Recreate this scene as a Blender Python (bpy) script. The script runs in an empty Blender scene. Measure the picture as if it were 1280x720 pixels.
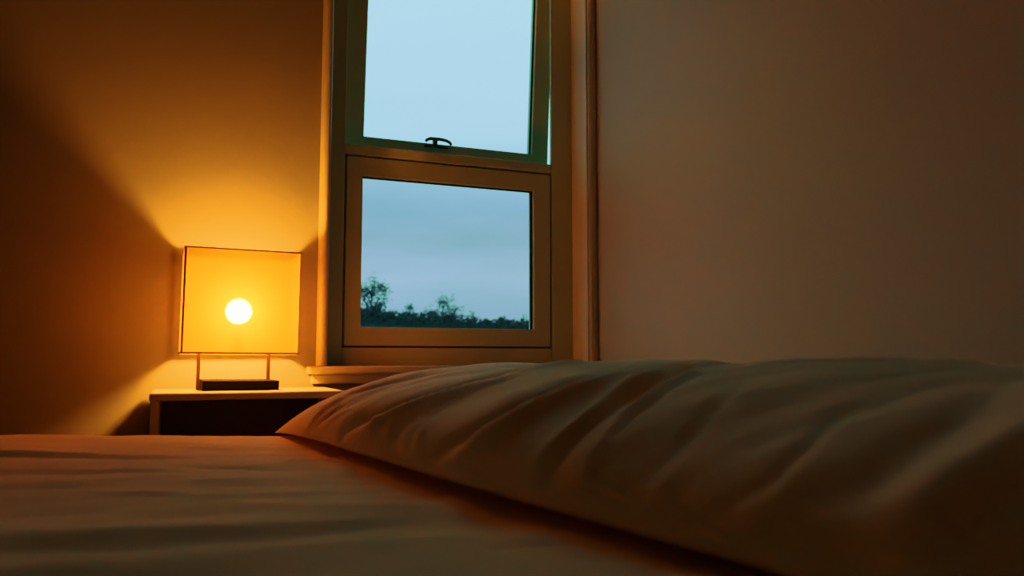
import bpy, bmesh, math, random
from mathutils import Vector, Matrix, noise

random.seed(7)
scene = bpy.context.scene
COL = scene.collection
PI = math.pi

# camera response: straight in the shadows, highlights roll off instead of clipping
TONE_R = [(0, 0), (.01, .008), (.02, .018), (.04, .039), (.07, .071), (.10, .105), (.15, .165), (.26, .27), (.5, .48), (.75, .71), (1.0, .85), (1.5, .94), (2.1, .95), (3.0, .98), (7.0, 1.0)]
TONE_G = [(0, 0), (.01, .0075), (.02, .0165), (.04, .037), (.07, .070), (.10, .103), (.15, .165), (.22, .265), (.30, .34), (.5, .425), (.75, .475), (1.0, .52), (1.5, .595), (2.1, .67), (3.0, .77),
        (4.0, .87), (5.5, .95), (7.0, 1.0)]
TONE_B = [(0, 0), (.01, .006), (.02, .014), (.04, .034), (.07, .065), (.10, .09), (.15, .13), (.26, .22), (.5, .36), (.75, .48), (1.0, .59), (1.5, .74), (2.1, .85), (3.0, .93), (5, .98), (7.0, 1.0)]
WL = 7.0
def untone(y, tone):
    for (x0, y0), (x1, y1) in zip(tone, tone[1:]):
        if y <= y1:
            return x0 + (x1 - x0) * (y - y0) / (y1 - y0)
    return WL
# ------------------------------------------------------------------ materials
def new_mat(name):
    m = bpy.data.materials.new(name)
    m.use_nodes = True
    nt = m.node_tree
    for n in list(nt.nodes):
        nt.nodes.remove(n)
    out = nt.nodes.new('ShaderNodeOutputMaterial')
    return m, nt, out

def painted(name, col, rough=0.6, var=0.05, scale=6.0, bump=0.0, bscale=200.0, spec=0.3,
            stretch=(1, 1, 1), sheen=0.0):
    """painted / fabric surface: principled with noise colour variation and fine bump"""
    m, nt, out = new_mat(name)
    N = nt.nodes; L = nt.links
    b = N.new('ShaderNodeBsdfPrincipled')
    b.inputs['Roughness'].default_value = rough
    b.inputs['Specular IOR Level'].default_value = spec
    if sheen:
        b.inputs['Sheen Weight'].default_value = sheen
    tc = N.new('ShaderNodeTexCoord')
    mp = N.new('ShaderNodeMapping'); mp.inputs['Scale'].default_value = stretch
    L.new(tc.outputs['Object'], mp.inputs['Vector'])
    n = N.new('ShaderNodeTexNoise'); n.inputs['Scale'].default_value = scale
    n.inputs['Detail'].default_value = 5
    L.new(mp.outputs['Vector'], n.inputs['Vector'])
    mx = N.new('ShaderNodeMix'); mx.data_type = 'RGBA'
    lo = tuple(c * (1 - var) for c in col) + (1,)
    hi = tuple(min(1, c * (1 + var)) for c in col) + (1,)
    mx.inputs['A'].default_value = lo; mx.inputs['B'].default_value = hi
    L.new(n.outputs['Fac'], mx.inputs['Factor'])
    L.new(mx.outputs['Result'], b.inputs['Base Color'])
    if bump:
        n2 = N.new('ShaderNodeTexNoise'); n2.inputs['Scale'].default_value = bscale
        n2.inputs['Detail'].default_value = 3
        L.new(mp.outputs['Vector'], n2.inputs['Vector'])
        bp = N.new('ShaderNodeBump'); bp.inputs['Strength'].default_value = bump
        bp.inputs['Distance'].default_value = 0.002
        L.new(n2.outputs['Fac'], bp.inputs['Height'])
        L.new(bp.outputs['Normal'], b.inputs['Normal'])
    L.new(b.outputs['BSDF'], out.inputs['Surface'])
    return m

M = {}
M['wall'] = painted('wall_paint', (0.190, 0.185, 0.165), 0.85, 0.03, 3.0, 0.15, 140, 0.15)  # window wall darkened to offset the stronger lamp
M['wall_r'] = painted('wall_paint_lightened', (0.50, 0.51, 0.45), 0.85, 0.03, 3.0, 0.15, 140, 0.15)  # same wall paint, lightened to stand in for more lamp light here
M['wall_b'] = painted('unseen_wall_darkened', (0.15, 0.13, 0.10), 0.85, 0.03, 3.0)  # unseen walls darkened to cut the light they bounce into view
M['ceiling'] = painted('ceiling_paint', (0.36, 0.34, 0.28), 0.9, 0.02, 3.0)
M['floor'] = painted('floor_carpet', (0.20, 0.15, 0.10), 0.95, 0.2, 40.0, 0.5, 400, 0.1)
M['gloss'] = painted('white_gloss_paint', (0.44, 0.39, 0.28), 0.45, 0.03, 8.0, 0.05, 60, 0.4)
M['lining'] = painted('added_lining_lit', (0.80, 0.78, 0.62), 0.6, 0.03, 8.0, 0.05, 60, 0.2)  # pale colour stands in for lamp light on the recess side
M['frame'] = painted('cream_window_paint', (0.43, 0.50, 0.32), 0.5, 0.04, 8.0, 0.05, 60, 0.35)
M['gasket'] = painted('black_rubber', (0.010, 0.012, 0.016), 0.9, 0.1, 30, spec=0.02)
M['seal'] = painted('brown_groove_seal', (0.035, 0.02, 0.008), 0.95, 0.1, 30, spec=0.02)
M['dark_metal'] = painted('dark_metal', (0.05, 0.055, 0.06), 0.4, 0.1, 30, spec=0.5)
M['lamp_base'] = painted('dark_lamp_base', (0.004, 0.003, 0.0025), 0.8, 0.1, 30, spec=0.08)
M['lamp_leg'] = painted('lamp_leg_metal', (0.035, 0.018, 0.007), 0.6, 0.1, 30, spec=0.1)
M['cabinet'] = painted('nightstand_lacquer', (0.40, 0.36, 0.27), 0.55, 0.03, 10, 0.03, 80)
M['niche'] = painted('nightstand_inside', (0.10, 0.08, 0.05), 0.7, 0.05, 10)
M['duvet'] = painted('duvet_cotton', (0.95, 0.75, 0.52), 0.9, 0.05, 9, 0.35, 900, 0.1, sheen=0.15)
M['pillow'] = painted('pillow_cotton', (0.95, 0.77, 0.57), 0.9, 0.06, 12, 0.35, 800, 0.1, sheen=0.15)
M['mattress'] = painted('mattress_cloth', (0.5, 0.45, 0.38), 0.9, 0.04, 12)
M['bed_wood'] = painted('bed_wood', (0.10, 0.06, 0.035), 0.5, 0.25, 6, 0.1, 60, stretch=(1, 12, 12))
M['leaf'] = painted('dusk_foliage', (0.040, 0.060, 0.062), 0.9, 0.3, 1.5, spec=0.05)
M['leaf_b'] = painted('dusk_foliage_dark', (0.020, 0.030, 0.034), 0.9, 0.3, 1.5, spec=0.05)
M['bark'] = painted('dark_bark', (0.035, 0.035, 0.035), 0.9, 0.3, 8, spec=0.05)
M['ground'] = painted('dusk_field', (0.035, 0.05, 0.03), 0.95, 0.4, 0.3, spec=0.05)
M['brick'] = painted('outer_render', (0.30, 0.27, 0.23), 0.9, 0.1, 4)

def glass_mat():
    m, nt, out = new_mat('window_glass')
    N = nt.nodes; L = nt.links
    t = N.new('ShaderNodeBsdfTransparent'); t.inputs['Color'].default_value = (0.95, 0.97, 0.97, 1)
    g = N.new('ShaderNodeBsdfGlossy'); g.inputs['Roughness'].default_value = 0.02
    f = N.new('ShaderNodeFresnel'); f.inputs['IOR'].default_value = 1.45
    mul = N.new('ShaderNodeMath'); mul.operation = 'MULTIPLY'; mul.inputs[1].default_value = 0.7
    mx = N.new('ShaderNodeMixShader')
    L.new(f.outputs['Fac'], mul.inputs[0])
    L.new(mul.outputs[0], mx.inputs['Fac'])
    L.new(t.outputs[0], mx.inputs[1]); L.new(g.outputs[0], mx.inputs[2])
    L.new(mx.outputs[0], out.inputs['Surface'])
    return m
M['glass'] = glass_mat()

def shade_mat():
    """thin lampshade cloth: reflects, lets diffuse light through, and blurs the bulb behind it"""
    m, nt, out = new_mat('lampshade_cloth')
    N = nt.nodes; L = nt.links
    tc = N.new('ShaderNodeTexCoord')
    w = N.new('ShaderNodeTexNoise'); w.inputs['Scale'].default_value = 25
    w.inputs['Detail'].default_value = 6
    mp = N.new('ShaderNodeMapping'); mp.inputs['Scale'].default_value = (1, 1, 0.25)
    L.new(tc.outputs['Object'], mp.inputs['Vector']); L.new(mp.outputs['Vector'], w.inputs['Vector'])
    mx = N.new('ShaderNodeMix'); mx.data_type = 'RGBA'
    mx.inputs['A'].default_value = (SH_T * 0.93, SH_T * 0.40, SH_T * 0.09, 1)
    mx.inputs['B'].default_value = (SH_T * 1.07, SH_T * 0.45, SH_T * 0.11, 1)
    L.new(w.outputs['Fac'], mx.inputs['Factor'])
    tr = N.new('ShaderNodeBsdfTranslucent'); L.new(mx.outputs['Result'], tr.inputs['Color'])
    df = N.new('ShaderNodeBsdfDiffuse'); df.inputs['Color'].default_value = (0.50, 0.40, 0.14, 1)
    add = N.new('ShaderNodeAddShader')
    L.new(tr.outputs[0], add.inputs[0]); L.new(df.outputs[0], add.inputs[1])
    rf = N.new('ShaderNodeBsdfRefraction'); rf.inputs['IOR'].default_value = 1.12
    rf.inputs['Roughness'].default_value = 0.55
    rf.inputs['Color'].default_value = (1, 1, 1, 1)
    mix = N.new('ShaderNodeMixShader'); mix.inputs['Fac'].default_value = SH_R
    L.new(add.outputs[0], mix.inputs[1]); L.new(rf.outputs[0], mix.inputs[2])
    # open weave: part of the light passes straight through
    tp = N.new('ShaderNodeBsdfTransparent'); tp.inputs['Color'].default_value = (1, .93, .85, 1)
    mix2 = N.new('ShaderNodeMixShader'); mix2.inputs['Fac'].default_value = SH_D
    L.new(mix.outputs[0], mix2.inputs[1]); L.new(tp.outputs[0], mix2.inputs[2])
    L.new(mix2.outputs[0], out.inputs['Surface'])
    return m
SH_T = 0.125
SH_R = 0.05
SH_D = 0.065
BULB_L = 980.0 * (.027 / .026) ** 2
BULB_C = (1.0, 0.315, 0.033)
M['shade'] = shade_mat()
M['shade_trim'] = painted('lampshade_trim', (0.42, 0.20, 0.04), 0.9, 0.1, 60, spec=0.05)

def bulb_mat():
    m, nt, out = new_mat('bulb_glow')
    e = nt.nodes.new('ShaderNodeEmission')
    e.inputs['Color'].default_value = BULB_C + (1,)
    e.inputs['Strength'].default_value = BULB_L
    nt.links.new(e.outputs[0], out.inputs['Surface'])
    return m
M['bulb'] = bulb_mat()

# ------------------------------------------------------------------ mesh helpers
def link(name, bm, mat, parent=None, smooth=False, bevel=0.0, seg=2):
    bmesh.ops.recalc_face_normals(bm, faces=bm.faces)
    me = bpy.data.meshes.new(name)
    bm.to_mesh(me); bm.free()
    me.materials.append(mat)
    if smooth:
        for p in me.polygons:
            p.use_smooth = True
    o = bpy.data.objects.new(name, me)
    COL.objects.link(o)
    if parent is not None:
        o.parent = parent
    if bevel:
        md = o.modifiers.new('bevel', 'BEVEL'); md.width = bevel; md.segments = seg
        md.limit_method = 'ANGLE'
    return o

def empty(name, loc=(0, 0, 0), rot=(0, 0, 0)):
    o = bpy.data.objects.new(name, None)
    o.location = loc; o.rotation_euler = rot
    o.empty_display_size = 0.05
    COL.objects.link(o)
    return o

def tag(o, label=None, cat=None, group=None, kind=None):
    if label: o['label'] = label
    if cat: o['category'] = cat
    if group: o['group'] = group
    if kind: o['kind'] = kind
    return o

def box(bm, x0, x1, y0, y1, z0, z1):
    v = [bm.verts.new(p) for p in ((x0, y0, z0), (x1, y0, z0), (x1, y1, z0), (x0, y1, z0),
                                   (x0, y0, z1), (x1, y0, z1), (x1, y1, z1), (x0, y1, z1))]
    for f in ((0, 3, 2, 1), (4, 5, 6, 7), (0, 1, 5, 4), (1, 2, 6, 5), (2, 3, 7, 6), (3, 0, 4, 7)):
        bm.faces.new([v[i] for i in f])

def bx(*b):
    bm = bmesh.new()
    for q in b:
        box(bm, *q)
    return bm

def tube(bm, pts, rad, seg=8, cap=True):
    """tapering tube along a polyline; rad is a number or one radius per point"""
    pts = [Vector(p) for p in pts]
    if not hasattr(rad, '__len__'):
        rad = [rad] * len(pts)
    rings = []
    ref = Vector((0.13, 0.27, 0.95)).normalized()
    for i, p in enumerate(pts):
        d = (pts[min(i + 1, len(pts) - 1)] - pts[max(i - 1, 0)]).normalized()
        a = d.cross(ref)
        if a.length < 1e-3:
            a = d.cross(Vector((1, 0, 0)))
        a.normalize(); b = d.cross(a)
        rings.append([bm.verts.new(p + rad[i] * (math.cos(2 * PI * k / seg) * a + math.sin(2 * PI * k / seg) * b))
                      for k in range(seg)])
    for r0, r1 in zip(rings, rings[1:]):
        for k in range(seg):
            bm.faces.new((r0[k], r0[(k + 1) % seg], r1[(k + 1) % seg], r1[k]))
    if cap:
        bm.faces.new(rings[0][::-1]); bm.faces.new(rings[-1])

def rect_frame(bm, x0, x1, z0, z1, wl, wr, wb, wt, y0, y1):
    """four mitred-looking members round an opening, one closed solid"""
    o = [(x0, z0), (x1, z0), (x1, z1), (x0, z1)]
    n = [(x0 + wl, z0 + wb), (x1 - wr, z0 + wb), (x1 - wr, z1 - wt), (x0 + wl, z1 - wt)]
    V = {}
    for tagk, ring in (('o', o), ('n', n)):
        for yk, y in (('f', y0), ('b', y1)):
            V[tagk + yk] = [bm.verts.new((x, y, z)) for x, z in ring]
    for i in range(4):
        j = (i + 1) % 4
        bm.faces.new((V['of'][i], V['of'][j], V['nf'][j], V['nf'][i]))
        bm.faces.new((V['ob'][j], V['ob'][i], V['nb'][i], V['nb'][j]))
        bm.faces.new((V['of'][j], V['of'][i], V['ob'][i], V['ob'][j]))
        bm.faces.new((V['nf'][i], V['nf'][j], V['nb'][j], V['nb'][i]))

# ------------------------------------------------------------------ room
WY = 1.90          # room face of the window wall
WX = 1.040         # face of the right-hand wall
OX0, OX1, OZ0, OZ1 = 0.320, 1.0156, 0.700, 2.06   # window opening
XL, YB, H = -1.70, -1.60, 2.45
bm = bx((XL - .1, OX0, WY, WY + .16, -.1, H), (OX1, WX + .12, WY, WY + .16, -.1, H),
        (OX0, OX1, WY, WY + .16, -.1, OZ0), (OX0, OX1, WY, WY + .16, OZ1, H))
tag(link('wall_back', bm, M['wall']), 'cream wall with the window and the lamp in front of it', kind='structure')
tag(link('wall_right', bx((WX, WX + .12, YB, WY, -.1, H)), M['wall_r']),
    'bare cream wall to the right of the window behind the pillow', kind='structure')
tag(link('wall_left', bx((XL - .1, XL, YB, WY, -.1, H)), M['wall_b']), 'unseen wall left of the picture, darkened to cut bounced light', kind='structure')
tag(link('wall_front', bx((XL - .1, WX + .12, YB - .1, YB, -.1, H)), M['wall_b']), 'unseen wall behind the camera, darkened to cut bounced light', kind='structure')
tag(link('floor', bx((XL, WX, YB, WY, -.1, 0)), M['floor']), 'brown carpeted floor', kind='structure')
tag(link('ceiling', bx((XL - .1, WX + .12, YB - .1, WY + .16, H, H + .1)), M['ceiling']), 'plain ceiling', kind='structure')
tag(link('baseboard_back', bx((XL, WX - .015, WY - .015, WY, 0, .11)), M['gloss'], bevel=.004), 'low painted skirting below the window', kind='structure')
tag(link('baseboard_right', bx((WX - .015, WX, YB, WY - .016, 0, .11)), M['gloss'], bevel=.004), 'low painted skirting of the right wall', kind='structure')

# half-round bead round the opening (architrave)
def bead_profile(w, p, n=10):
    return [(w * .5 * (1 - math.cos(PI * i / n)), p * math.sin(PI * i / n) ** .7 if 0 < i < n else 0) for i in range(n + 1)]

def sweep_bead(x_out, x_in, z0, z1, p):
    bm = bmesh.new()
    prof = bead_profile(abs(x_in - x_out), p)
    s = 1 if x_in > x_out else -1
    A = [bm.verts.new((x_out + s * a, WY - b, z0)) for a, b in prof]
    B = [bm.verts.new((x_out + s * a, WY - b, z1)) for a, b in prof]
    for i in range(len(prof) - 1):
        bm.faces.new((A[i], A[i + 1], B[i + 1], B[i]))
    bm.faces.new((A[0], B[0], B[-1], A[-1])); bm.faces.new(A); bm.faces.new(B[::-1])
    return bm
t1 = link('trim_1', sweep_bead(0.2965, 0.3215, 0.703, OZ1 + .022, 0.017), M['gloss'], smooth=True)
tag(t1, 'rounded painted bead down the left side of the window opening', kind='structure')
t2 = link('trim_2', sweep_bead(1.0395, 1.0150, 0.703, OZ1 + .022, 0.012), M['gloss'], smooth=True)
tag(t2, 'rounded painted bead between the window opening and the right wall', kind='structure')
for t in (t1, t2):
    md = t.modifiers.new('es', 'EDGE_SPLIT'); md.split_angle = math.radians(40)

t3 = link('trim_3', bx((OX1 - .004, OX1 + .001, WY + .001, 1.9895, 0.703, OZ1)), M['lining'])  # thin strip added to make the recess side look lit
tag(t3, 'added lining coloured as if lit by the lamp, on the right side of the window recess', kind='structure')
# ------------------------------------------------------------------ window
FY = 1.990
win = empty('window_1', (0, 0, 0)); tag(win, 'painted two part window with fixed lower pane and upper vent pushed ajar', kind='structure')
SX0, SX1, SZ0, SZ1 = 0.3775, 0.9440, 0.752, 1.2317     # lower sash
TZ1 = 1.262                                            # top of the transom
g = 0.0042
bm = bmesh.new()
# lower opening, transom and upper lip on the room side
for q in ((OX0, SX0 - g, FY, FY + .012, OZ0, OZ1), (SX1 + g, OX1, FY, FY + .012, OZ0, OZ1),
          (SX0 - g, SX1 + g, FY, FY + .012, OZ0, SZ0 - g), (SX0 - g, SX1 + g, FY, FY + .012, SZ1 + g, TZ1),
          (SX0 - g, SX1 + g, FY, FY + .012, OZ1 - .05, OZ1)):
    box(bm, *q)
# outer part of the frame, set back as a rebate
for q in ((OX0, 0.345, FY + .012, WY + .155, OZ0, OZ1), (0.988, OX1, FY + .012, WY + .155, OZ0, OZ1),
          (0.345, 0.988, FY + .012, WY + .155, OZ0, 0.735), (0.345, 0.988, FY + .012, FY + .045, 1.2405, 1.256),
          (0.345, 0.988, FY + .012, WY + .155, OZ1 - .02, OZ1)):
    box(bm, *q)
link('window_frame', bm, M['frame'], win, bevel=.0018)
# seals in the groove round the lower sash
bm = bmesh.new()
rect_frame(bm, 0.3455, 0.9875, .7355, 1.240, .0318, .0433, .0163, .0081, FY + .014, FY + .030)
link('frame_seal', bm, M['seal'], win)
# window stool (inner sill) and its moulding
bm = bx((0.2740, 1.0385, WY - .040, WY + .001, 0.6845, 0.7025), (OX0 + .001, OX1 - .001, WY, FY + .001, 0.6845, 0.7025))
link('window_sill', bm, M['gloss'], win, bevel=.005, seg=3)
bm = bx((0.285, 1.0385, WY - .018, WY + .001, 0.662, 0.6845))
link('sill_apron', bm, M['gloss'], win, bevel=.004)

# lower sash
bm = bmesh.new()
rect_frame(bm, SX0, SX1, SZ0, SZ1, .0415, .0500, .0476, .0485, FY, FY + .038)
ls = link('lower_sash', bm, M['frame'], win, bevel=.0022)
bm = bx((SX0 + .03, SX1 - .03, FY + .019, FY + .023, SZ0 + .03, SZ1 - .03))
link('lower_pane', bm, M['glass'], ls)
bm = bmesh.new()
rect_frame(bm, SX0 + .036, SX1 - .0485, SZ0 + .042, SZ1 - .044, .006, .006, .0055, .007, FY + .0125, FY + .019)
link('glazing_seal', bm, M['gasket'], ls)

# upper sash: hung at the top, bottom pushed outwards
HZ = 2.02
up = empty('upper_sash', (0, 2.003, HZ), (math.radians(5.0), 0, 0)); up.parent = win
UX0, UX1, UZ0, UZ1 = 0.362, 0.9725, 1.254 - HZ, -0.002
bm = bmesh.new()
rect_frame(bm, UX0, UX1, UZ0, UZ1, .073, .0505, .050, .05, 0, .040)
link('sash_frame', bm, M['frame'], up, bevel=.0022)
bm = bx((UX0 + .05, UX1 - .03, .019, .023, UZ0 + .03, UZ1 - .03))
link('upper_pane', bm, M['glass'], up)
bm = bmesh.new()
rect_frame(bm, UX0 + .070, UX1 - .048, UZ0 + .046, UZ1 - .046, .005, .0055, .006, .005, .0125, .019)
link('glazing_seal', bm, M['gasket'], up)
# catch handle on the bottom rail
hb = bmesh.new()
hz = UZ0 + .050
box(hb, 0.600, 0.668, -.004, .002, hz - .012, hz - .006)
box(hb, 0.622, 0.634, -.016, -.002, hz - .012, hz + .008)
tube(hb, [(0.600, -.014, hz + .001), (0.604, -.016, hz + .006), (0.612, -.018, hz + .0095), (0.640, -.018, hz + .0100), (0.656, -.018, hz + .0085),
          (0.668, -.016, hz + .0045), (0.674, -.013, hz - .001)], [.004, .0045, .005, .005, .0048, .0045, .004], 10)
link('sash_handle', hb, M['dark_metal'], up, smooth=False, bevel=.001)

# ------------------------------------------------------------------ nightstand
NX0, NX1, NY0, NY1, NZ = -0.0440, 0.3140, 1.620, 1.884, 0.6550
ns = empty('nightstand', ((NX0 + NX1) / 2, (NY0 + NY1) / 2, 0)); ns_in = ns.location.copy()
tag(ns, 'small cream open-fronted nightstand under the lamp, beside the bed', 'nightstand')
def nsb(name, boxes, mat, bevel=.002):
    bm = bx(*boxes)
    bmesh.ops.translate(bm, verts=bm.verts, vec=-ns_in)
    return link(name, bm, mat, ns, bevel=bevel)
nsb('top', [(NX0 - .002, NX1 + .002, NY0 - .004, NY1, NZ - .0125, NZ)], M['cabinet'], .0025)
nsb('side_panel', [(NX0, NX0 + .0155, NY0, NY1, 0.06, NZ - .0125)], M['cabinet'])
nsb('side_panel', [(NX1 - .0155, NX1, NY0, NY1, 0.06, NZ - .0125)], M['cabinet'])
nsb('back_panel', [(NX0 + .0155, NX1 - .0155, NY1 - .010, NY1, 0.06, NZ - .0125)], M['niche'], .001)
nsb('shelf', [(NX0 + .0155, NX1 - .0155, NY0 + .006, NY1 - .010, 0.36, 0.376)], M['cabinet'])
nsb('bottom_panel', [(NX0 + .0155, NX1 - .0155, NY0 + .002, NY1 - .010, 0.06, 0.078)], M['cabinet'])
for lx in (NX0 + .006, NX1 - .036):
    for ly in (NY0 + .006, NY1 - .036):
        nsb('leg', [(lx, lx + .03, ly, ly + .03, 0, .06)], M['cabinet'])

# ------------------------------------------------------------------ table lamp
LX, LYc = 0.1165, 1.800
lamp = empty('table_lamp', (LX, LYc, NZ), (0, math.radians(0.4), math.radians(1.2)))
tag(lamp, 'lit table lamp with square orange fabric shade on two thin legs and dark base', 'lamp')
S2, D2 = 0.1140, 0.085                        # half width of the shade
SB, ST = 0.7290 - NZ, 0.9440 - NZ  # bottom and top of the shade above the nightstand
bm = bmesh.new()
# four cloth walls with slightly rounded corners, open at top and bottom
ring = []
cr = .006
for (cx, cy, a0) in ((S2 - cr, D2 - cr, 0), (-S2 + cr, D2 - cr, 90), (-S2 + cr, -D2 + cr, 180), (S2 - cr, -D2 + cr, 270)):
    for k in range(5):
        a = math.radians(a0 + 22.5 * k)
        ring.append((cx + cr * math.cos(a), cy + cr * math.sin(a)))
A = [bm.verts.new((x, y, SB)) for x, y in ring]
B = [bm.verts.new((x, y, ST)) for x, y in ring]
for i in range(len(ring)):
    j = (i + 1) % len(ring)
    bm.faces.new((A[i], A[j], B[j], B[i]))
sh = link('lamp_shade', bm, M['shade'], lamp)
# dark stitched edges: bottom hem, top hem, two seams
def hem(z0, z1, e=.0012):
    bm = bmesh.new()
    ro = [(x * (1 + e / S2), y * (1 + e / D2)) for x, y in ring]
    ri = [(x * (1 - e / S2), y * (1 - e / D2)) for x, y in ring]
    n = len(ring)
    V = [[bm.verts.new((x, y, z)) for x, y in r] for r, z in ((ro, z0), (ro, z1), (ri, z1), (ri, z0))]
    for q in range(4):
        for i in range(n):
            j = (i + 1) % n
            bm.faces.new((V[q][i], V[q][j], V[(q + 1) % 4][j], V[(q + 1) % 4][i]))
    return bm
link('hem', hem(SB, SB + .004), M['shade_trim'], sh)
link('hem', hem(ST - .003, ST), M['shade_trim'], sh)
for sx in (-1, 1):
    for sy in (-1, 1):
        cxx, cyy = sx * (S2 - .0015), sy * (D2 - .0015)
        w = .0022 if sx < 0 else .0009
        link('corner_seam', bx((cxx - w, cxx + w, cyy - w, cyy + w, SB + .004, ST - .003)), M['shade_trim'], sh)
# base slab, legs, cross bar, socket, bulb
link('base', bx((-.0710, .0780, -.075, .070, 0, .0205)), M['lamp_base'], lamp, bevel=.0015)
for x in (-.0765, .0640):
    z0 = 0.0 if x < 0 else .019
    link('leg', bx((x - .0035, x + .0035, -.006, .006, z0, .079)), M['lamp_leg'], lamp, bevel=.0008)
link('cross_bar', bx((-.0730, .0605, -.004, .004, .0755, .0785), (-.007, .001, -.030, -.004, .0755, .0785)), M['lamp_leg'], lamp)
bm = bmesh.new()
tube(bm, [(-.003, -.023, .0785), (-.003, -.023, .086), (-.003, -.023, .124), (-.003, -.023, .130)], [.006, .011, .011, .011], 16)
link('bulb_socket', bm, M['cabinet'], lamp)
bm = bmesh.new()
BZ = 0.8190 - NZ; BY = -.023
bmesh.ops.create_uvsphere(bm, u_segments=24, v_segments=16, radius=.026, matrix=Matrix.Translation((-.003, BY, BZ)))
link('light_bulb', bm, M['bulb'], lamp, smooth=True)

# ------------------------------------------------------------------ bed
BZT = 0.584                    # level of the made bed
bed = empty('bed', (0.0, 0.42, 0)); tag(bed, 'low wooden bed filling the foreground beneath the bedclothes', 'bed')
def bdb(name, boxes, mat, bevel=.01):
    bm = bx(*boxes)
    bmesh.ops.translate(bm, verts=bm.verts, vec=(0, -.42, 0))
    return link(name, bm, mat, bed, bevel=bevel, seg=3)
BX0, BX1, BY0, BY1 = -1.10, 1.000, -0.42, 1.460
bdb('mattress', [(BX0, BX1, BY0, BY1, .34, BZT - .060)], M['mattress'], .04)
bdb('bed_frame', [(BX0 - .02, BX1 + .02, BY0 - .0, BY1 + .0, .16, .34)], M['bed_wood'], .006)
for lx in (BX0 + .02, BX1 - .08):
    for ly in (BY0 + .02, BY1 - .08):
        bdb('leg', [(lx, lx + .06, ly, ly + .06, 0, .16)], M['bed_wood'], .004)

def gauss(x, w):
    return math.exp(-(x / w) ** 2)

def seg_dist(px, py, ax, ay, cx, cy):
    dx, dy = cx - ax, cy - ay
    l2 = dx * dx + dy * dy
    t = ((px - ax) * dx + (py - ay) * dy) / l2
    tc = min(1.0, max(0.0, t))
    qx, qy = ax + tc * dx, ay + tc * dy
    d = math.hypot(px - qx, py - qy)
    side = 1 if (dx * (py - ay) - dy * (px - ax)) > 0 else -1
    return d * side, tc, t

# creases of the duvet: (x0, y0, x1, y1, height, width)
DUVET_FOLDS = [
    (-0.526, 0.725, 0.257, 0.655, -0.0078, 0.0410), (-0.468, 0.784, 0.187, 0.702, 0.0065, 0.0351),
    (-0.643, 0.562, 0.058, 0.491, -0.0078, 0.0410), (-0.468, 0.620, 0.211, 0.585, 0.0052, 0.0292),
    (-0.409, 1.264, 0.023, 1.147, -0.0039, 0.0140), (-0.409, 1.287, 0.023, 1.170, 0.0033, 0.0140),
    (-0.140, 1.088, 0.094, 1.018, 0.0029, 0.0105), (-0.234, 1.076, 0.058, 1.035, -0.0029, 0.0117),
    (0.023, 1.065, 0.164, 1.006, -0.0033, 0.0105), (-0.117, 0.936, 0.070, 0.866, 0.0023, 0.0094),
    (-0.351, 0.994, 0.000, 0.936, -0.0026, 0.0140), (0.000, 0.913, 0.070, 0.883, -0.0026, 0.0070),
    (0.058, 0.819, 0.234, 0.702, 0.0039, 0.0234), (-0.117, 1.357, 0.187, 1.287, 0.0026, 0.0140), (0.175, 0.468, 0.409, 0.351, 0.0039, 0.0351),
    (-0.058, 0.421, 0.234, 0.328, -0.0039, 0.0351),
]
def duvet_z(x, y):
    z = .0045 * noise.noise(Vector((x * 2.0 + .4 * y, y * 4.5, 3.1)))
    z += .0030 * noise.noise(Vector((x * 4 + y * 1.5, y * 14, 7.7)))
    z += .0022 * noise.noise(Vector((x * 9 + y * 4, y * 34, 1.2)))
    z += .0011 * noise.noise(Vector((x * 20 + y * 9, y * 80, 4.4)))
    for ax, ay, cx, cy, h, w in DUVET_FOLDS:
        d, tc, t = seg_dist(x, y, ax, ay, cx, cy)
        if abs(d) < w * 3:
            z += h * gauss(d, w) * (.25 + .75 * math.sin(PI * min(1, max(0, tc))) ** .6)
    # gently crowned towards the foot end at the window side
    z += .016 * max(0, min(1, (.20 - x) / .46)) * max(0, min(1, (y - .75) / .5))
    return z

dv = empty('duvet', (0.0, 0.42, BZT)); tag(dv, 'flat beige duvet spread over the bed with shallow creases', 'duvet')
bm = bmesh.new()
NXg, NYg = 230, 210
DX0, DX1, DY0 = -1.16, 1.010, -0.46
def far_edge(x):
    return 1.500 - .06 * (x + .1) + .004 * math.sin(x * 9)
grid = []
drop = .06
for i in range(NXg + 1):
    x = DX0 + (DX1 - DX0) * i / NXg
    row = []
    for j in range(NYg + 1):
        ye = far_edge(x)
        s = j / NYg
        # arc length along y: flat part, then rounded over the edge and hanging down
        Lf = (ye - .028) - DY0
        arc = .028 * PI / 2; hang = .012
        tot = Lf + arc + hang
        # finer spacing on the visible flat part
        d = s * tot
        if d < Lf:
            y = DY0 + d; z = 0
        elif d < Lf + arc:
            a = (d - Lf) / .028
            y = ye - .028 + .028 * math.sin(a); z = -.028 * (1 - math.cos(a))
        else:
            y = ye + .004 * math.sin(x * 26) * (d - Lf - arc) / hang; z = -.028 - (d - Lf - arc)
        zz = z + duvet_z(x, min(y, ye)) * (1 if z > -.05 else .3)
        row.append(bm.verts.new((x, y - .42, zz)))
    grid.append(row)
for i in range(NXg):
    for j in range(NYg):
        bm.faces.new((grid[i][j], grid[i + 1][j], grid[i + 1][j + 1], grid[i][j + 1]))
dc = link('duvet_cover', bm, M['duvet'], dv, smooth=True)
md = dc.modifiers.new('thick', 'SOLIDIFY'); md.thickness = .03; md.offset = -1
if dc.data.polygons[len(dc.data.polygons) // 3].normal.z < 0:
    dc.data.flip_normals()

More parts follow.
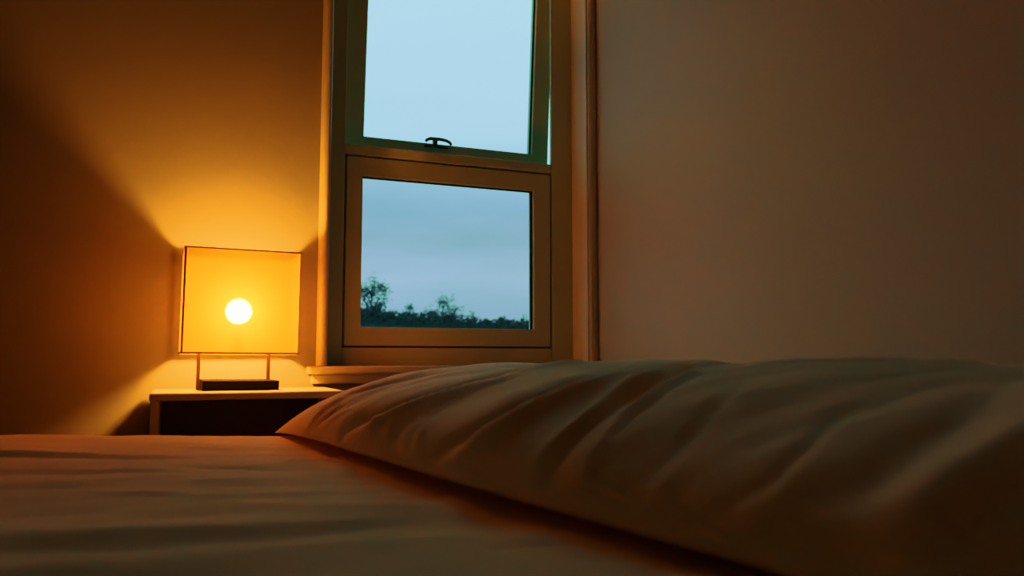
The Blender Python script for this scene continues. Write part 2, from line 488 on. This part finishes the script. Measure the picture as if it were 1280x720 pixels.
# ------------------------------------------------------------------ pillow
# local frame: s across (0 = edge facing the room, 1 = edge at the right wall), t along (0 near, 1 far)
P00 = Vector((.362, .110, 0)); P01 = Vector((.1630, 1.480, 0))     # room edge near / far
P10 = Vector((1.015, .110, 0)); P11 = Vector((0.985, 1.500, 0))     # wall edge near / far
def pillow_xy(s, t):
    return (P00 * (1 - s) + P10 * s) * (1 - t) + (P01 * (1 - s) + P11 * s) * t
def pillow_h(s, t):
    a = 1 - abs(2 * s - 1) ** 3.2
    b = 1 - abs(2 * t - 1) ** 9.0
    # fuller towards the room edge
    return (max(0, a) ** .55) * (max(0, b) ** .55)
FOLD_K = 0.95
PT = 0.113   # crown above the seam
PS = 0.013   # seam height above the bed
# creases of the cover: height, width (m), points (s, t)
PILLOW_FOLDS = [
    (-.020, .020, [(.001, .725), (.006, .720), (.02, .711), (.039, .682), (.074, .644), (.143, .606), (.24, .585), (.36, .57)]),
    (.012, .020, [(.004, .690), (.013, .667), (.062, .614), (.146, .573), (.27, .55)]),
    (-.006, .010, [(.03, .850), (.045, .839), (.088, .805), (.2, .76)]),
    (.006, .012, [(.004, .850), (.02, .835), (.062, .815)]),
    (-.005, .007, [(.006, .815), (.02, .800), (.04, .785)]),
    (.004, .006, [(.006, .79), (.02, .775), (.04, .755)]),
    (-.016, .018, [(.006, .510), (.012, .500), (.031, .474), (.107, .451), (.204, .457), (.36, .48), (.5, .50)]),
    (.011, .016, [(.006, .480), (.011, .473), (.045, .437), (.148, .418), (.3, .44)]),
    (-.007, .009, [(.050, .615), (.069, .606), (.129, .578), (.24, .55)]),
    (-.009, .012, [(.008, .357), (.02, .357), (.076, .358), (.174, .38), (.32, .42)]),
    (.008, .013, [(.008, .377), (.02, .373), (.066, .367), (.174, .396), (.3, .43)]),
    (-.006, .008, [(.02, .318), (.029, .322), (.053, .328), (.108, .338), (.22, .37)]),
    (.006, .009, [(.006, .322), (.013, .323), (.052, .329), (.165, .36), (.28, .39)]),
    (.005, .007, [(.001, .643), (.019, .652), (.03, .655)]),
    (-.004, .006, [(.001, .628), (.019, .637), (.028, .640)]),
    (.005, .008, [(.001, .604), (.019, .617), (.034, .62)]),
    (-.004, .006, [(.001, .586), (.019, .598), (.03, .60)]),
    (.005, .008, [(.001, .565), (.02, .577), (.036, .58)]),
    (.005, .008, [(.002, .539), (.024, .554), (.04, .56)]),
    (-.004, .006, [(.01, .28), (.05, .275), (.1, .285), (.2, .31)]),
    (-.004, .007, [(.011, .223), (.035, .206), (.082, .208), (.15, .22)]),
    (-.005, .024, [(.006, .169), (.052, .160), (.169, .166), (.3, .19)]),
    (.004, .022, [(.005, .180), (.034, .145), (.078, .132), (.2, .13)]),
    (-.010, .02, [(.3, .70), (.5, .72), (.7, .75)]), (.008, .02, [(.3, .36), (.5, .33), (.8, .36)]), (-.008, .02, [(.35, .25), (.6, .22)]),
]
pl = empty('pillow', (.60, .82, BZT + .004)); tag(pl, 'long plump beige pillow with creased cover lying along the right wall', 'pillow')
NS, NT = 170, 260
ctr = Vector((.60, .82, 0))
def warp(u):    # denser sampling near the edges
    return .5 - .5 * math.cos(PI * u)
def warp_s(u):  # densest along the edge facing the room
    return u ** 1.9
def pillow_sag(t):
    return PS * (1 - .80 * max(0, (t - .80) / .20) ** 1.5) * (1 - .3 * max(0, 1 - t / .2))
def pillow_base(s, t):
    p = pillow_xy(s, t)
    pin = .012 * (1 - abs(2 * t - 1) ** 2) * (1 - 2 * s) * (abs(2 * s - 1) ** 3)
    # the room edge bellies out softly between its ends
    h = pillow_h(s, t)
    belly = .006 * math.sin(PI * min(1, h / .75)) * max(0, 1 - s / .3) * min(1, (1 - t) / .15)
    return Vector((p.x + pin - belly - .024 * math.sin(PI * t) * (1 - s) ** 3, p.y, pillow_sag(t) + PT * h))
FL = []
for hh, ww, pts in PILLOW_FOLDS:
    P3 = [pillow_base(max(.002, q), r) for q, r in pts]
    ln = [0]
    for u, v in zip(P3, P3[1:]):
        ln.append(ln[-1] + (v - u).length)
    pad = ww * 3
    lo = Vector((min(p[i] for p in P3) - pad for i in range(3))); hi = Vector((max(p[i] for p in P3) + pad for i in range(3)))
    FL.append((hh, ww, P3, ln, lo, hi))
def fold_disp(p):
    w = 0
    for hh, ww, P3, ln, lo, hi in FL:
        if not (lo.x < p.x < hi.x and lo.y < p.y < hi.y and lo.z < p.z < hi.z):
            continue
        bd = 9; bt = 0
        for k in range(len(P3) - 1):
            u = P3[k]; v = P3[k + 1]; e = v - u
            f = min(1, max(0, (p - u).dot(e) / e.length_squared))
            d = (p - u - e * f).length
            if d < bd:
                bd = d; bt = (ln[k] + f * e.length) / ln[-1]
        if bd < ww * 3:
            # sharp-ish crease: narrow core with a softer skirt
            prof = .55 * gauss(bd, ww) + .45 * gauss(bd, ww * .5)
            w += hh * prof * (math.sin(PI * (.10 + .80 * bt)) ** .7)
    return w
base = [[pillow_base(warp_s(i / NS), warp(j / NT)) for j in range(NT + 1)] for i in range(NS + 1)]
bm = bmesh.new(); top = []; bot = []
for i in range(NS + 1):
    s = warp_s(i / NS); rt = []; rb = []
    for j in range(NT + 1):
        t = warp(j / NT)
        p = base[i][j]
        edge = i in (0, NS) or j in (0, NT)
        if edge:
            v = bm.verts.new((p.x - ctr.x, p.y - ctr.y, p.z + .002 * noise.noise(Vector((p.x * 20, p.y * 20, 0)))))
            rt.append(v); rb.append(v)
            continue
        n = (base[i + 1][j] - base[i - 1][j]).cross(base[i][j + 1] - base[i][j - 1])
        n = n.normalized() if n.length > 1e-12 else Vector((0, 0, 1))
        if n.z < 0:
            n = -n
        h = pillow_h(s, t); e = min(1, h * 2.5)
        w = .007 * noise.noise(Vector((p.x * 4 - p.y * 2, p.y * 6 + p.x * 2, 2.2 + p.z * 3))) \
            + .0040 * noise.noise(Vector((p.x * 7 - p.y * 4, p.y * 16 + p.x * 7, 5.2 + p.z * 6))) \
            + .0016 * noise.noise(Vector((p.x * 16 - p.y * 9, p.y * 42 + p.x * 20, 9.2 + p.z * 12)))
        w += FOLD_K * fold_disp(p)
        q = p + n * w * e
        rt.append(bm.verts.new((q.x - ctr.x, q.y - ctr.y, q.z)))
        sg = pillow_sag(t)
        zb = sg - (sg - .004) * min(1, h * 1.15)
        rb.append(bm.verts.new((p.x - ctr.x, p.y - ctr.y, zb)))
    top.append(rt); bot.append(rb)
for i in range(NS):
    for j in range(NT):
        bm.faces.new((top[i][j], top[i + 1][j], top[i + 1][j + 1], top[i][j + 1]))
        try:
            bm.faces.new([bot[i][j], bot[i][j + 1], bot[i + 1][j + 1], bot[i + 1][j]])
        except ValueError:
            pass
link('pillow_cover', bm, M['pillow'], pl, smooth=True)

# ------------------------------------------------------------------ outdoors
GZ = -3.0
tag(link('ground', bx((-60, 140, 3.0, 150, GZ - .2, GZ)), M['ground']), 'dark field outside the window', kind='structure')

def leaf_quad(bm, p, sz):
    n = Vector((random.gauss(0, 1), random.gauss(0, 1), random.gauss(0, .7)))
    if n.length < .01:
        n = Vector((0, 0, 1))
    n.normalize()
    a = n.orthogonal().normalized(); b = n.cross(a)
    th = random.uniform(0, PI)
    u = (a * math.cos(th) + b * math.sin(th)) * sz
    v = (-a * math.sin(th) + b * math.cos(th)) * sz * .55
    bm.faces.new([bm.verts.new(p + q) for q in (-u, -v, u, v)])

def make_tree(px_dir, dist, width, height, label, mat, leaves, wispy):
    x, y = px_dir * dist, dist
    root = empty('tree', (x, y, GZ)); tag(root, label, 'tree', 'trees on the skyline outside the window')
    bt = bmesh.new(); bl = bmesh.new()
    tube(bt, [(0, 0, -.05), (.03, 0, height * .3), (-.02, .03, height * .62), (.02, 0, height * .96)],
         [.05 * width + .04, .04 * width + .03, .025 * width + .02, .012], 8)
    tips = []
    nb = 16
    for k in range(nb):
        f = .35 + .6 * (k + .5) / nb
        a = k * 2.4 + random.uniform(-.4, .4)
        prof = math.sin(PI * min(1, max(.05, (f - .22) / .86))) ** .7
        r = width * .5 * prof * random.uniform(.7, 1.05)
        z0 = height * f * .9; z1 = z0 + height * random.uniform(.06, .16)
        p0 = Vector((0, 0, z0)); p1 = Vector((r * .55 * math.cos(a), r * .55 * math.sin(a), (z0 + z1) / 2 + .05))
        p2 = Vector((r * math.cos(a), r * math.sin(a), min(z1, height)))
        tube(bt, [p0, p1, p2], [.02 * width + .015, .012 * width + .01, .008], 6)
        tips += [p2, (p1 + p2) / 2, p1]
        for q in range(2):
            e = p2 + Vector((random.gauss(0, .12), random.gauss(0, .12), random.uniform(0.0, .12))) * width
            e.z = min(e.z, height * 1.02)
            tube(bt, [p1.lerp(p2, .6), e], [.012, .006], 5)
            tips.append(e)
    tips.append(Vector((0, 0, height * .97)))
    for k in range(leaves):
        c = random.choice(tips)
        sp = width * (.10 if wispy else .13)
        p = c + Vector((random.gauss(0, sp), random.gauss(0, sp), random.gauss(0, sp * .8)))
        leaf_quad(bl, p, random.uniform(.05, .11) * (1 if not wispy else .8))
    link('trunk', bt, M['bark'], root)
    link('foliage', bl, mat, root)

# bearing (x per metre of y) , distance, crown width, height above the field
E0 = 0.72 - GZ
TREES = [
    (.2235, 38, 1.60, 4.05, 'tall wispy tree at the left end of the skyline in the lower pane', 'leaf', 3200, True),
    (.2723, 43, 1.20, 3.05, 'small bushy tree just right of the tall wispy tree on the skyline', 'leaf', 1800, True),
    (.3175, 39, 1.80, 3.00, 'broad spreading tree at the middle of the skyline in the lower pane', 'leaf', 3200, True),
    (.3600, 42, .95, 2.72, 'narrow tree right of the broad middle tree on the skyline', 'leaf', 1300, True),
    (.3790, 38, .80, 2.05, 'low cone shaped bush rising from the dark hedge', 'leaf_b', 1300, False),
    (.4034, 42, 1.05, 2.42, 'squat bush near the right end of the skyline', 'leaf_b', 1600, False),
    (.4364, 39, .70, 2.45, 'thin tree beside the right edge of the lower pane', 'leaf', 1000, True),
]
for d, dist, w, top_above_eye, lab, mt, nl, wi in TREES:
    make_tree(d, dist, w, E0 + top_above_eye, lab, M[mt], nl, wi)

# dark hedgerow in front of the trees
hd = empty('hedge', (12, 34, GZ)); tag(hd, 'long dark hedgerow along the bottom of the skyline', 'hedge')
bm = bmesh.new()
HEDGE_A, HEDGE_B = 2.02, 2.0
def hedge_top(x):
    b = x / 34.0
    h = E0 + HEDGE_A - HEDGE_B * max(0, b - .20) 
    h += .22 * noise.noise(Vector((x * 1.3, 0, 4))) + .14 * noise.noise(Vector((x * 3.7, 0, 9)))
    return h
xs = [-4 + .25 * i for i in range(170)]
prev = None
for x in xs:
    h = hedge_top(x)
    pr = [(-1.0, 0), (-1.15, h * .45), (-.9, h * .85), (-.35, h * .98), (.35, h), (.9, h * .85), (1.1, 0)]
    ring_ = [bm.verts.new((x - 12, dy + .12 * noise.noise(Vector((x * 3, dy * 3, 5))), z + .10 * noise.noise(Vector((x * 4, z * 3, 1))) if z else 0)) for dy, z in pr]
    if prev:
        for k in range(len(pr) - 1):
            bm.faces.new((prev[k], prev[k + 1], ring_[k + 1], ring_[k]))
    prev = ring_
link('hedge_mass', bm, M['leaf_b'], hd)
bm = bmesh.new()
for k in range(9000):
    x = random.uniform(0, 26)
    h = hedge_top(x)
    leaf_quad(bm, Vector((x - 12, random.uniform(-1.1, .8), h - abs(random.gauss(0, .35)) + .10)), random.uniform(.05, .10))
link('hedge_leaves', bm, M['leaf_b'], hd)

# ------------------------------------------------------------------ sky
w = bpy.data.worlds.new('dusk_sky'); scene.world = w; w.use_nodes = True
nt = w.node_tree; N = nt.nodes; L = nt.links
for n in list(N):
    N.remove(n)
out = N.new('ShaderNodeOutputWorld'); bg = N.new('ShaderNodeBackground')
tc = N.new('ShaderNodeTexCoord')
sx = N.new('ShaderNodeSeparateXYZ'); L.new(tc.outputs['Generated'], sx.inputs[0])
mp = N.new('ShaderNodeMapping'); mp.inputs['Scale'].default_value = (3.0, 3.0, 16.0)
mp.inputs['Rotation'].default_value = (0.05, 0.06, 0)
L.new(tc.outputs['Generated'], mp.inputs['Vector'])
no = N.new('ShaderNodeTexNoise'); no.inputs['Scale'].default_value = 1.6; no.inputs['Detail'].default_value = 5
no.inputs['Roughness'].default_value = .5
L.new(mp.outputs['Vector'], no.inputs['Vector'])
cr_ = N.new('ShaderNodeValToRGB'); e = cr_.color_ramp.elements
def lin(c):
    r = []
    for v, tone in zip(c, (TONE_R, TONE_G, TONE_B)):
        y = v / 255 / 12.92 if v / 255 < .04045 else ((v / 255 + .055) / 1.055) ** 2.4
        r.append(untone(y, tone))   # scene radiance that the camera response shows as this tone
    return tuple(r) + (1,)
stops = [(0.0, (120, 158, 184)), (.05, (144, 180, 206)), (.10, (158, 190, 213)), (.15, (146, 181, 206)), (.19, (142, 183, 210)),
         (.225, (158, 198, 222)), (.27, (184, 217, 236)), (.45, (192, 223, 239)), (1.0, (150, 190, 215))]
e[0].position = 0; e[0].color = lin(stops[0][1]); e[1].position = 1; e[1].color = lin(stops[-1][1])
for p_, c_ in stops[1:-1]:
    el = e.new(p_); el.color = lin(c_)
L.new(sx.outputs['Z'], cr_.inputs['Fac'])
mr = N.new('ShaderNodeMapRange'); mr.inputs['From Min'].default_value = .3; mr.inputs['From Max'].default_value = .7
mr.inputs['To Min'].default_value = .86; mr.inputs['To Max'].default_value = 1.13
L.new(no.outputs['Fac'], mr.inputs['Value'])
# clouds fade out higher up
fade = N.new('ShaderNodeMapRange'); fade.inputs['From Min'].default_value = .17; fade.inputs['From Max'].default_value = .27
fade.inputs['To Min'].default_value = 1.0; fade.inputs['To Max'].default_value = .1
L.new(sx.outputs['Z'], fade.inputs['Value'])
mm = N.new('ShaderNodeMix'); mm.data_type = 'FLOAT'; mm.inputs['A'].default_value = 1.0
L.new(fade.outputs['Result'], mm.inputs['Factor']); L.new(mr.outputs['Result'], mm.inputs['B'])
vm = N.new('ShaderNodeVectorMath'); vm.operation = 'SCALE'
L.new(cr_.outputs['Color'], vm.inputs[0]); L.new(mm.outputs['Result'], vm.inputs['Scale'])
L.new(vm.outputs['Vector'], bg.inputs['Color']); bg.inputs['Strength'].default_value = 1.0
L.new(bg.outputs[0], out.inputs['Surface'])

# ------------------------------------------------------------------ camera
cam = bpy.data.cameras.new('camera'); co = bpy.data.objects.new('camera', cam); COL.objects.link(co)
cam.sensor_width = 36; cam.lens = 1000 * 36 / 1280
cam.clip_start = .01; cam.clip_end = 400
co.location = (0, 0, 0.72)
co.rotation_euler = (math.radians(90 + 5.05), 0, math.radians(-22.6))
cam.dof.use_dof = True; cam.dof.focus_distance = 1.9; cam.dof.aperture_fstop = 4.5
scene.camera = co

scene.view_settings.view_transform = 'Standard'
scene.view_settings.look = 'None'
scene.view_settings.exposure = 0.0
# camera-like shoulder: highlights roll off instead of clipping
vs = scene.view_settings
vs.use_curve_mapping = True
cm = vs.curve_mapping
cm.extend = 'HORIZONTAL'
cm.white_level = (WL, WL, WL)
for cv, tone in zip(cm.curves, (TONE_R, TONE_G, TONE_B)):
    cv.points[0].location = (0, 0); cv.points[1].location = (1, 1)
    for q, v in tone[1:-1]:
        cv.points.new(q / WL, v)
cm.update()
scene.cycles.max_bounces = 12
scene.cycles.diffuse_bounces = 8
scene.cycles.caustics_refractive = False
scene.cycles.caustics_reflective = False
scene.cycles.sample_clamp_indirect = 6.0
